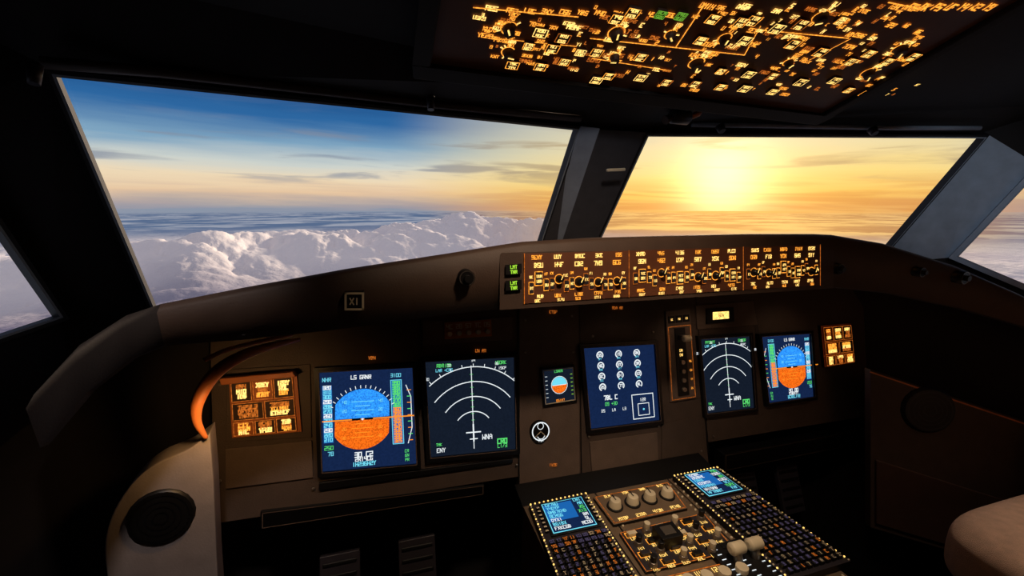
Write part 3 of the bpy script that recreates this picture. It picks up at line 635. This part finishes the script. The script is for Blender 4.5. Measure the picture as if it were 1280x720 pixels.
# ================= CLOUDS =================
H=60.0
az0,az1=math.radians(-62),math.radians(92); NA,NR=760,460
vs=[];fs=[]
azb=math.atan2(*ray(650,262).xy)
def cloudh(x,y):
    p=Vector((x*.8,y*.8,3.7))
    wx=noise.noise(p*.7)*.6; wy=noise.noise(p*.7+Vector((9,4,2)))*.6
    h=0;a=1.0;f=1.0
    for o_ in range(5):
        d=noise.voronoi(Vector(((p.x+wx)*f,(p.y+wy)*f,o_*5.1)))[0][0]
        h+=a*math.sqrt(max(0,1-min(1,1.3*d*d))); a*=.5; f*=2.1; wx+=noise.noise(p*f)*.10/f; wy+=noise.noise(p*f+Vector((3,3,3)))*.10/f
    return h/1.95
def sst(a,b,v):
    t=max(0,min(1,(v-a)/(b-a))); return t*t*(3-2*t)
for i in range(NR):
    r=3.4*math.exp(i/(NR-1)*math.log(55))
    for j in range(NA):
        a=az0+(az1-az0)*j/(NA-1); x=r*math.sin(a); y=r*math.cos(a)
        bank=noise.noise(Vector((x*.16+4,y*.16,9)))*1.6+.5
        bank=max(0,min(1,bank))
        g=math.exp(-((a-azb)/.30)**2)
        rt=1-.80*sst(.42,.56,a)
        rc=9.6+1.2*noise.noise(Vector((a*4,0,5)))
        row=sst(rc-3.0,rc-.3,r)*(1-sst(rc+1.5,rc+4.0+5*g,r))
        amp=.10+rt*row*(.36+.44*bank+.40*g*sst(8,12,r))+.10*bank*(1 if r<20 else 20/r)
        vs.append((x*H,y*H,(-1.26+amp*cloudh(x,y))*H))
for i in range(NR-1):
    for j in range(NA-1):
        k=i*NA+j; fs.append((k,k+1,k+NA+1,k+NA))
me=bpy.data.meshes.new('cloud_layer'); me.from_pydata(vs,[],fs); me.polygons.foreach_set('use_smooth',[True]*len(fs))
co=bpy.data.objects.new('cloud_layer',me); sc.collection.objects.link(co); co.location=CAM
co.rotation_euler=Vector((0,0,1)).rotation_difference(UP).to_euler()
cm=bpy.data.materials.new('cloud'); cm.use_nodes=True; nt2=cm.node_tree; nt2.nodes.clear(); me.materials.append(cm)
o2=nt2.nodes.new('ShaderNodeOutputMaterial'); t2=nt2.nodes.new('ShaderNodeTexCoord'); ln_=nt2.nodes.new('ShaderNodeVectorMath'); ln_.operation='LENGTH'; nt2.links.new(t2.outputs['Object'],ln_.inputs[0])
R=mth('DIVIDE',ln_.outputs['Value'],H*100,nt2)
nm=nt2.nodes.new('ShaderNodeVectorMath'); nm.operation='NORMALIZE'; nt2.links.new(t2.outputs['Object'],nm.inputs[0])
cr2=mr(dotn(AZC,nt2,nm.outputs[0]),.76,.90,1,.15,nt2)
sd2=dotn((SUN.x,SUN.y,0),nt2,nm.outputs[0]); wf2=mth('MULTIPLY',mr(sd2,.78,.985,0,1,nt2),cr2,nt2)
alb=ramp(R,[(.03,(92,94,122)),(.060,(120,118,146)),(.080,(250,244,240)),(.16,(242,238,238)),(.25,(170,180,200))],nt2)  # near clouds darker: their shade is put into the albedo
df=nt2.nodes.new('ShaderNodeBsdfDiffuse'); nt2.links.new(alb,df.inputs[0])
n3=nt2.nodes.new('ShaderNodeTexNoise'); n3.inputs['Scale'].default_value=.06; n3.inputs['Detail'].default_value=8; nt2.links.new(t2.outputs['Object'],n3.inputs['Vector'])
bp=nt2.nodes.new('ShaderNodeBump'); bp.inputs['Strength'].default_value=.45; bp.inputs['Distance'].default_value=8; nt2.links.new(n3.outputs['Fac'],bp.inputs['Height']); nt2.links.new(bp.outputs['Normal'],df.inputs['Normal'])
es=nt2.nodes.new('ShaderNodeEmission'); nt2.links.new(mix(1.0,alb,(*lin((225,198,205)),1),'MULTIPLY',nt2),es.inputs[0]); es.inputs[1].default_value=.10  # self-glow standing in for light scattered inside the cloud
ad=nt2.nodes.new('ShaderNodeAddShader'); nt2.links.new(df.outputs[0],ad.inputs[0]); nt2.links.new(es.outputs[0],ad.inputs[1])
n4=nt2.nodes.new('ShaderNodeTexNoise'); n4.inputs['Scale'].default_value=.0035; n4.inputs['Detail'].default_value=6; nt2.links.new(t2.outputs['Object'],n4.inputs['Vector'])
hc=mix(mr(n4.outputs['Fac'],.42,.62,0,1,nt2),(*lin((84,106,140)),1),(*lin((156,162,178)),1),nt=nt2)
hc=mix(mr(R,.9,1.7,0,1,nt2),hc,(*lin((140,150,168)),1),nt=nt2)
hw=mix(mr(n4.outputs['Fac'],.42,.62,0,1,nt2),(*lin((200,146,92)),1),(*lin((244,196,120)),1),nt=nt2)
hw=mix(mr(R,.8,1.7,0,1,nt2),hw,(*lin((236,176,98)),1),nt=nt2)
hz=mix(wf2,hc,hw,nt=nt2)  # distance haze painted on the clouds as emissive colour
gl=mth('MULTIPLY',mth('POWER',mth('MAXIMUM',sd2,0.0,nt2),45,nt2),.40,nt2)  # sun glow added to the painted haze colour
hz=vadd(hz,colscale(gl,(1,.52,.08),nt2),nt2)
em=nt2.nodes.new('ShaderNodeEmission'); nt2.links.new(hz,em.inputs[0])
mxs=nt2.nodes.new('ShaderNodeMixShader')
hf=mth('ADD',mr(R,.13,.35,.03,.97,nt2),mth('MULTIPLY',wf2,.38,nt2),nt2,True)
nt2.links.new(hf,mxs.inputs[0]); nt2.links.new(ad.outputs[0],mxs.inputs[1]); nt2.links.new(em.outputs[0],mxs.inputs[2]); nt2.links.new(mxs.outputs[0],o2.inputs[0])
# ================= LIGHTS =================
def spot(p,t,e,col=(1,.62,.32),ang=100,size=.02,name='panel_flood_lamp'):
    l=bpy.data.lights.new(name,'SPOT'); l.energy=e; l.color=col; l.spot_size=math.radians(ang); l.spot_blend=1; l.shadow_soft_size=size
    o=bpy.data.objects.new(name,l); sc.collection.objects.link(o); o.location=p; o.rotation_euler=(t-p).to_track_quat('-Z','Y').to_euler()
WW=(1,.70,.46)
for x,y,e_ in ((-.20,.83,1.2),(.12,.84,1.5),(.42,.84,2.0),(.62,.84,1.3),(.86,.84,2.5),(1.2,.83,.9),(1.42,.83,1.2)):
    spot(rel(x,y,-.20),rel(x,.95,-.55),e_,WW)
spot(rel(-.24,.70,-.34),rel(-.26,.8,-.43),.9,(1,.55,.2),140,.01)
spot(rel(.58,.50,.3),rel(.6,.62,-.7),13,(1,.76,.52),46,.03,'ceiling_map_lamp')
spot(rel(.30,.30,.40),rel(.45,.95,-.5),17,(1,.74,.52),80,.04,'interior_fill_spot')  # unseen warm fill added to brighten the interior
spot(rel(.30,.30,.40),rel(.62,1.12,.05),3,(.8,.88,1),30,.04,'post_fill_spot')  # unseen cool spot added to lift the center post
spot(rel(-.1,.2,.45),rel(-.35,.75,-.6),13,(1,.86,.80),34,.03,'ceiling_map_lamp.001')
spot(rel(1.35,.25,.42),rel(1.3,.35,-.6),12,(1,.78,.62),50,.03,'ceiling_map_lamp.002')
spot(rel(1.0,.15,.42),rel(1.72,.90,.08),6,(.7,.85,1),34,.03,'pillar_fill_spot')  # unseen cool spot added to brighten the right pillar
